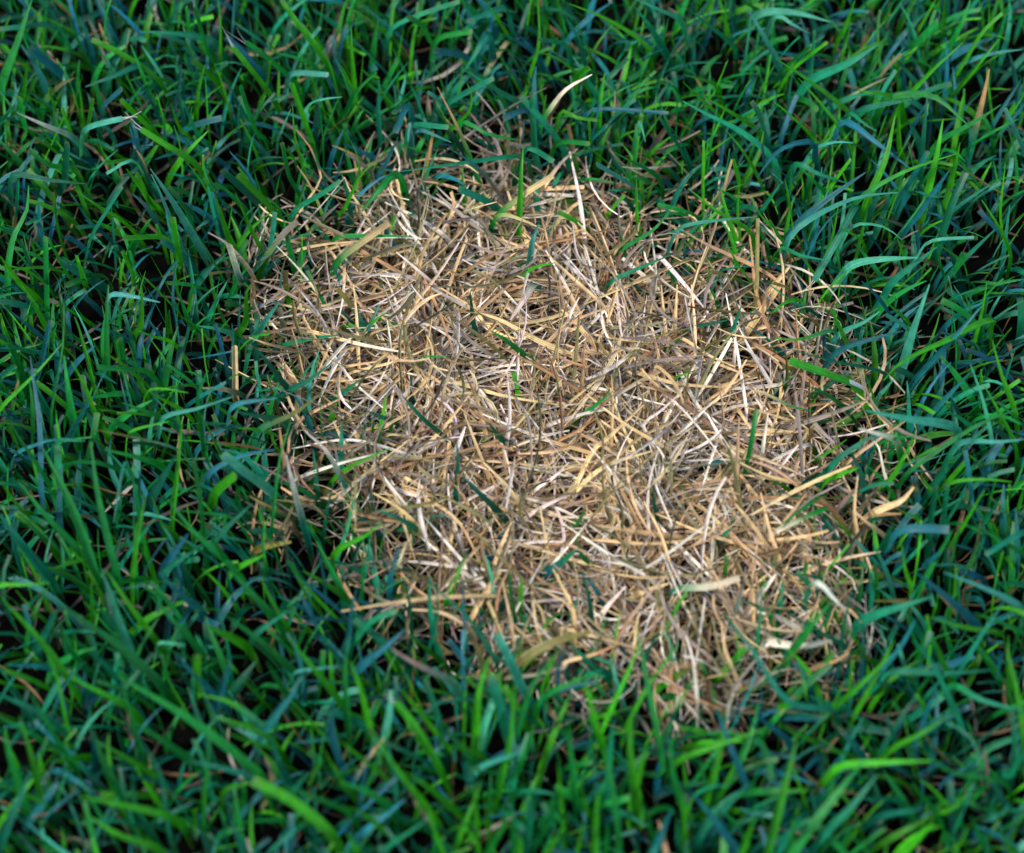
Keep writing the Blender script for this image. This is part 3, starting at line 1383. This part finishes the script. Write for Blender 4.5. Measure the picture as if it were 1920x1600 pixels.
for lab, os_ in again.items():
    if len(os_) > 1:
        for o in os_:
            o['label'] = describe(owner[o.name], 2)
for lab, os_ in count.items():
    for o in os_:
        o['group'] = 'dry straws in the dead patch' if o['category'] == 'straw' else 'green grass shoots of the lawn'

# ---------------------------------------------------------------- the uncountable rest
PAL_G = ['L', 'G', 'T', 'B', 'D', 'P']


def pick(codes, probs, n, jit=0.09):
    idx = rng.choice(len(codes), n, p=np.array(probs) / np.sum(probs))
    c = np.array([HUE[q] for q in codes])[idx]
    return c * np.exp(rng.normal(0, 0.22, (n, 1))) * (1 + rng.normal(0, jit, (n, 3)))


def blow(P, az, length, lean0, lean1, k, wig):
    """Centre lines of blades rooted at P: they leave the soil at lean0 from upright and end at lean1."""
    n = len(P)
    t = np.linspace(0, 1, k)
    th = lean0[:, None] + (lean1 - lean0)[:, None] * t[None] ** 1.1
    a = az[:, None] + wig[:, None] * (t[None] - 0.3)
    ds = (length / (k - 1))[:, None]
    st = np.stack([np.sin(th) * np.sin(a) * ds, np.sin(th) * np.cos(a) * ds, np.cos(th) * ds], -1)
    C = np.concatenate([np.zeros((n, 1, 3)), np.cumsum(st[:, :-1], 1)], 1)
    return C + P[:, None, :]


def facing(C, spread):
    n, k, _ = C.shape
    N = np.zeros((n, k, 3))
    N[..., 2] = 1.0
    T = C[:, -1] - C[:, 0]
    h = T.copy(); h[:, 2] = 0
    N = N - h[:, None] / (np.linalg.norm(h, axis=1)[:, None, None] + 1e-9) * 0.6    # upper side of an arching leaf
    N += rng.normal(0, spread, (n, 1, 3))
    N += np.linspace(-1, 1, k)[None, :, None] * rng.normal(0, spread * 0.7, (n, 1, 3))
    return N


def scatter(n, half_x, y0, y1):
    return np.column_stack([rng.uniform(-half_x, half_x, n), rng.uniform(y0, y1, n), np.full(n, -0.002)])


def lean_field(P):
    """The way blades lean: away to the left in the lower left of the lawn, to the right on the right."""
    x, y = P[:, 0], P[:, 1]
    base = np.where(y < -0.05, np.clip(x / 0.12, -1, 1) * 0.7 - 0.25, np.clip(x / 0.15, -1, 1) * 0.9)
    return base + 0.9 * wob(P, 26, 2.0)


def straw_share(P):
    s = patch_sd(P) - 0.004 + 0.012 * wob(P, 90, 0.5) + 0.008 * wob(P, 230, 3.0)
    return np.clip((s + 0.018) / 0.048, 0, 1)


def lawn(n, hx, y0, y1, k, probs, length, lean, width, spread=0.38, turn=1.25):
    P = scatter(n, hx, y0, y1)
    share = straw_share(P)
    P = P[rng.random(n) > np.clip(share * 1.1, 0, 0.955)]
    n = len(P)
    ins = straw_share(P)
    az = lean_field(P) + rng.normal(0, turn, n)
    L = rng.uniform(*length, n) * (1 - 0.4 * ins)
    l0 = np.abs(rng.normal(0.25, 0.25, n))
    l1 = np.clip(rng.uniform(*lean, n) + 0.2 * ins, 0.1, 1.9)
    C = blow(P, az, L, l0, l1, k, rng.normal(0, 0.6, n))
    C[..., 2] = np.maximum(C[..., 2], -0.002)
    W0 = rng.uniform(*width, n) * 0.5
    tipc = rng.random(n) < 0.3
    prof = np.where(tipc[:, None], width_profile(k, 'c')[None], width_profile(k, 'p')[None])
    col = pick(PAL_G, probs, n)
    Cl = np.repeat(col[:, None], k, 1)
    u = np.linspace(0, 1, k)[None, :, None]
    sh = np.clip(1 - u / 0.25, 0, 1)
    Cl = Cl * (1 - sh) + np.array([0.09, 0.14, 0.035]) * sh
    dead = rng.random(n) < 0.02 + 0.5 * np.clip(ins * 3, 0, 1)                                     # yellowed or browned tips
    g = np.clip((u - 0.45) / 0.3, 0, 1) * dead[:, None, None]
    Cl = Cl * (1 - g) + pick(list('SYOK'), (2, 3, 2, 2), n)[:, None] * 0.8 * g
    Cl[tipc, -1] = Cl[tipc, -1] * 0.8 + np.array([0.28, 0.26, 0.15]) * 0.2
    return ribbon(C, facing(C, spread), W0[:, None] * prof, rng.uniform(0.15, 0.7, n), Cl)


def stuff(name, parts, mat, label, cat):
    o = link_mesh(name, mesh_from(name, parts, mat), (0, 0, 0))
    o['kind'] = 'stuff'
    o['label'] = label
    o['category'] = cat
    return o


def spare_parts(want_dry):
    out = []
    for b in spare:
        for q in [b] + b['parts']:
            if q['dry'] == want_dry:
                out.append(ribbon(q['C'][None], q['N'][None], q['W'][None], np.array([q['fold']]), q['Cl'][None]))
    return out


near = [lawn(5200, 0.30, -0.27, 0.32, 8, (4, 4, 4, 2.6, 1.8, .8), (0.018, 0.035), (0.7, 1.6), (0.0010, 0.0024)),
        lawn(7000, 0.30, -0.27, 0.32, 8, (1.5, 3, 4, 3.5, 2.6, .9), (0.014, 0.036), (1.1, 1.75), (0.0010, 0.0026), 0.38, 2.5),
        lawn(5200, 0.30, -0.27, 0.32, 8, (5, 3, 2.5, 1, .6, .5), (0.020, 0.038), (0.3, 1.4), (0.0005, 0.0013), 0.5)]
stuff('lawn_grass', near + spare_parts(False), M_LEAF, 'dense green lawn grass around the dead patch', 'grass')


def ring(n):
    P = scatter(n, 1.5, -1.2, 1.6)
    keep = (np.abs(P[:, 0]) > 0.30) | (P[:, 1] < -0.27) | (P[:, 1] > 0.32)
    P = P[keep]
    n = len(P)
    k = 4
    C = blow(P, rng.uniform(0, 6.28, n), rng.uniform(0.02, 0.045, n), np.abs(rng.normal(0.25, 0.25, n)), rng.uniform(0.5, 1.7, n), k, rng.normal(0, 0.5, n))
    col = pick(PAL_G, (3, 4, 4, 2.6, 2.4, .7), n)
    W = rng.uniform(0.0022, 0.0042, n)[:, None] * 0.5 * width_profile(k, 'c')[None]
    return ribbon(C, facing(C, 0.38), W, rng.uniform(0.15, 0.7, n), np.repeat(col[:, None], k, 1))


stuff('surrounding_lawn', [ring(70000)], M_LEAF, 'lawn grass going on all round, further from the dead patch', 'grass')


def straws(n, z, probs, length, width, share_pow, margin, wig, tilt, age_shade=1.0):
    """Dead blades lying in a tangle: z is the range of heights they lie at."""
    lo, hi = PATCH.min(0) - margin, PATCH.max(0) + margin
    P = np.column_stack([rng.uniform(lo[0], hi[0], n), rng.uniform(lo[1], hi[1], n)])
    P = np.column_stack([P, np.zeros(n)])
    P = P[rng.random(n) < straw_share(P) ** share_pow]
    n = len(P)
    k = 8
    s = np.linspace(-1, 1, k)
    L = rng.uniform(*length, n) * 0.5
    # tufts share a direction
    cell = 6.28 * (0.5 + 0.5 * np.sin(37.0 * np.floor(P[:, 0] / 0.013) + 91.0 * np.floor(P[:, 1] / 0.013)))
    az = np.where(rng.random(n) < 0.6, cell + rng.normal(0, 0.35, n), rng.uniform(0, 6.28, n))
    a = az[:, None] + wig * rng.normal(0, 1, n)[:, None] * s[None] + 0.4 * wig * rng.normal(0, 1, n)[:, None] * (s ** 2)[None]
    step = np.stack([np.sin(a), np.cos(a)], -1) * (2 * L / (k - 1))[:, None, None]
    XY = np.cumsum(step, 1)
    XY = XY - XY.mean(1, keepdims=True) + P[:, None, :2]
    zz = rng.uniform(*z, n)[:, None] + (s[None] * rng.normal(0, tilt, n)[:, None] + 0.25 * rng.normal(0, tilt, n)[:, None] * (s ** 2)[None]) * L[:, None]
    C = np.concatenate([XY, np.maximum(zz, 0.0005)[..., None]], 2)
    col = pick(list('SWOKY'), probs, n, 0.04) * age_shade
    Cl = np.repeat(col[:, None], k, 1)
    g = np.linspace(0, 1, k)[None, :, None] * rng.random((n, 1, 1))
    Cl = Cl * (1 - 0.35 * g) + HUE['W'] * 0.35 * g
    W = rng.uniform(*width, n)[:, None] * 0.5 * width_profile(k, 's')[None]
    N = np.zeros((n, k, 3)); N[..., 2] = 1
    N += rng.normal(0, 0.45, (n, 1, 3)) + np.linspace(-1, 1, k)[None, :, None] * rng.normal(0, 0.35, (n, 1, 3))
    return ribbon(C, N, W, rng.uniform(0.3, 1.2, n), Cl)


pile = [straws(1900, (0.0005, 0.004), (.8, .6, 2.4, 4.6, .5), (0.016, 0.040), (0.0008, 0.0020), 0.8, 0.02, 0.45, 0.08, 0.5),  # bottom layer darkened: shade between the straws is put into its colour
        straws(2900, (0.002, 0.0065), (4.0, 3.0, 1.8, .8, .5), (0.018, 0.046), (0.0005, 0.0013), 1.2, 0.02, 0.6, 0.10),
        straws(2000, (0.004, 0.0095), (4.2, 3.8, 1.2, .5, .3), (0.020, 0.050), (0.0005, 0.0012), 1.9, 0.015, 0.45, 0.14),
        straws(2600, (0.002, 0.010), (2.2, 3.0, 1.6, .7, .3), (0.010, 0.032), (0.0002, 0.0006), 0.8, 0.02, 1.1, 0.2),
        # the half-dead ring round it: thin browned blades between the green ones
        straws(1900, (0.004, 0.017), (2.0, .8, 1.6, 1.8, 2.6), (0.016, 0.040), (0.0004, 0.0014), 0.25, 0.03, 0.5, 0.40, 0.85)]
stuff('dead_straw', pile + spare_parts(True), M_STRAW, 'tangled mat of dead golden straw in the lawn', 'straw')


def litter(n):
    P = scatter(n, 0.30, -0.27, 0.32)
    k = 6
    n = len(P)
    s = np.linspace(-1, 1, k)
    L = rng.uniform(0.006, 0.018, n)
    a = rng.uniform(0, 6.28, n)[:, None] + 0.5 * rng.normal(0, 1, n)[:, None] * s[None]
    XY = np.cumsum(np.stack([np.sin(a), np.cos(a)], -1) * (2 * L / (k - 1))[:, None, None], 1)
    XY = XY - XY.mean(1, keepdims=True) + P[:, None, :2]
    z = np.abs(rng.normal(0.004, 0.005, n))[:, None] + s[None] * rng.normal(0, 0.3, n)[:, None] * L[:, None]
    C = np.concatenate([XY, np.maximum(z, 0.0003)[..., None]], 2)
    Cl = np.repeat((pick(list('SWOKY'), (.8, .8, 2.4, 4, .5), n, 0.04) * 0.4)[:, None], k, 1)
    W = rng.uniform(0.0004, 0.0018, n)[:, None] * 0.5 * width_profile(k, 's')[None]
    N = rng.normal(0, 0.5, (n, 1, 3)) + np.array([0, 0, 1.0]) + np.zeros((n, k, 3))
    return ribbon(C, N, W, rng.uniform(0.2, 0.9, n), Cl)


stuff('thatch', [litter(1700)], M_STRAW, 'brown thatch and dead fibres lying between the green blades', 'thatch')


def dew(n):
    """Tiny beads of water sitting on the traced blades of the damp side."""
    import bmesh
    bm = bmesh.new()
    bmesh.ops.create_icosphere(bm, subdivisions=1, radius=1.0)
    bm.verts.ensure_lookup_table()
    bv = np.array([v.co[:] for v in bm.verts])
    bf = np.array([[v.index for v in f.verts] for f in bm.faces])
    bm.free()
    wet = [b for b in green if b['code'][0] in 'BPT' and b['px'].mean(0)[0] < 800]
    Vs, Fs = [], []
    for i in range(n):
        b = wet[rng.integers(len(wet))]
        j = rng.integers(5, len(b['C']) - 1)
        T = b['C'][j] - b['C'][j - 1]
        T /= np.linalg.norm(T)
        S = np.cross(T, b['N'][j]); S /= np.linalg.norm(S)
        U = np.cross(S, T)
        f = rng.uniform(-0.8, 0.8)
        r = rng.uniform(0.00008, 0.00022)
        c = b['C'][j - 1] + (b['C'][j] - b['C'][j - 1]) * rng.random() + S * b['W'][j] * f + U * (b['W'][j] * b['fold'] * abs(f) + r * 0.5)
        Vs.append(bv * r + c)
        Fs.append(bf + i * len(bv))
    me = bpy.data.meshes.new('dew')
    me.from_pydata(np.concatenate(Vs).tolist(), [], np.concatenate(Fs).tolist())
    me.polygons.foreach_set('use_smooth', np.ones(len(me.polygons), bool))
    me.materials.append(dew_material())
    o = link_mesh('dew', me, (0, 0, 0))
    o['kind'] = 'stuff'
    o['label'] = 'fine beads of dew on the bluish grass blades'
    o['category'] = 'dew'


dew(1500)
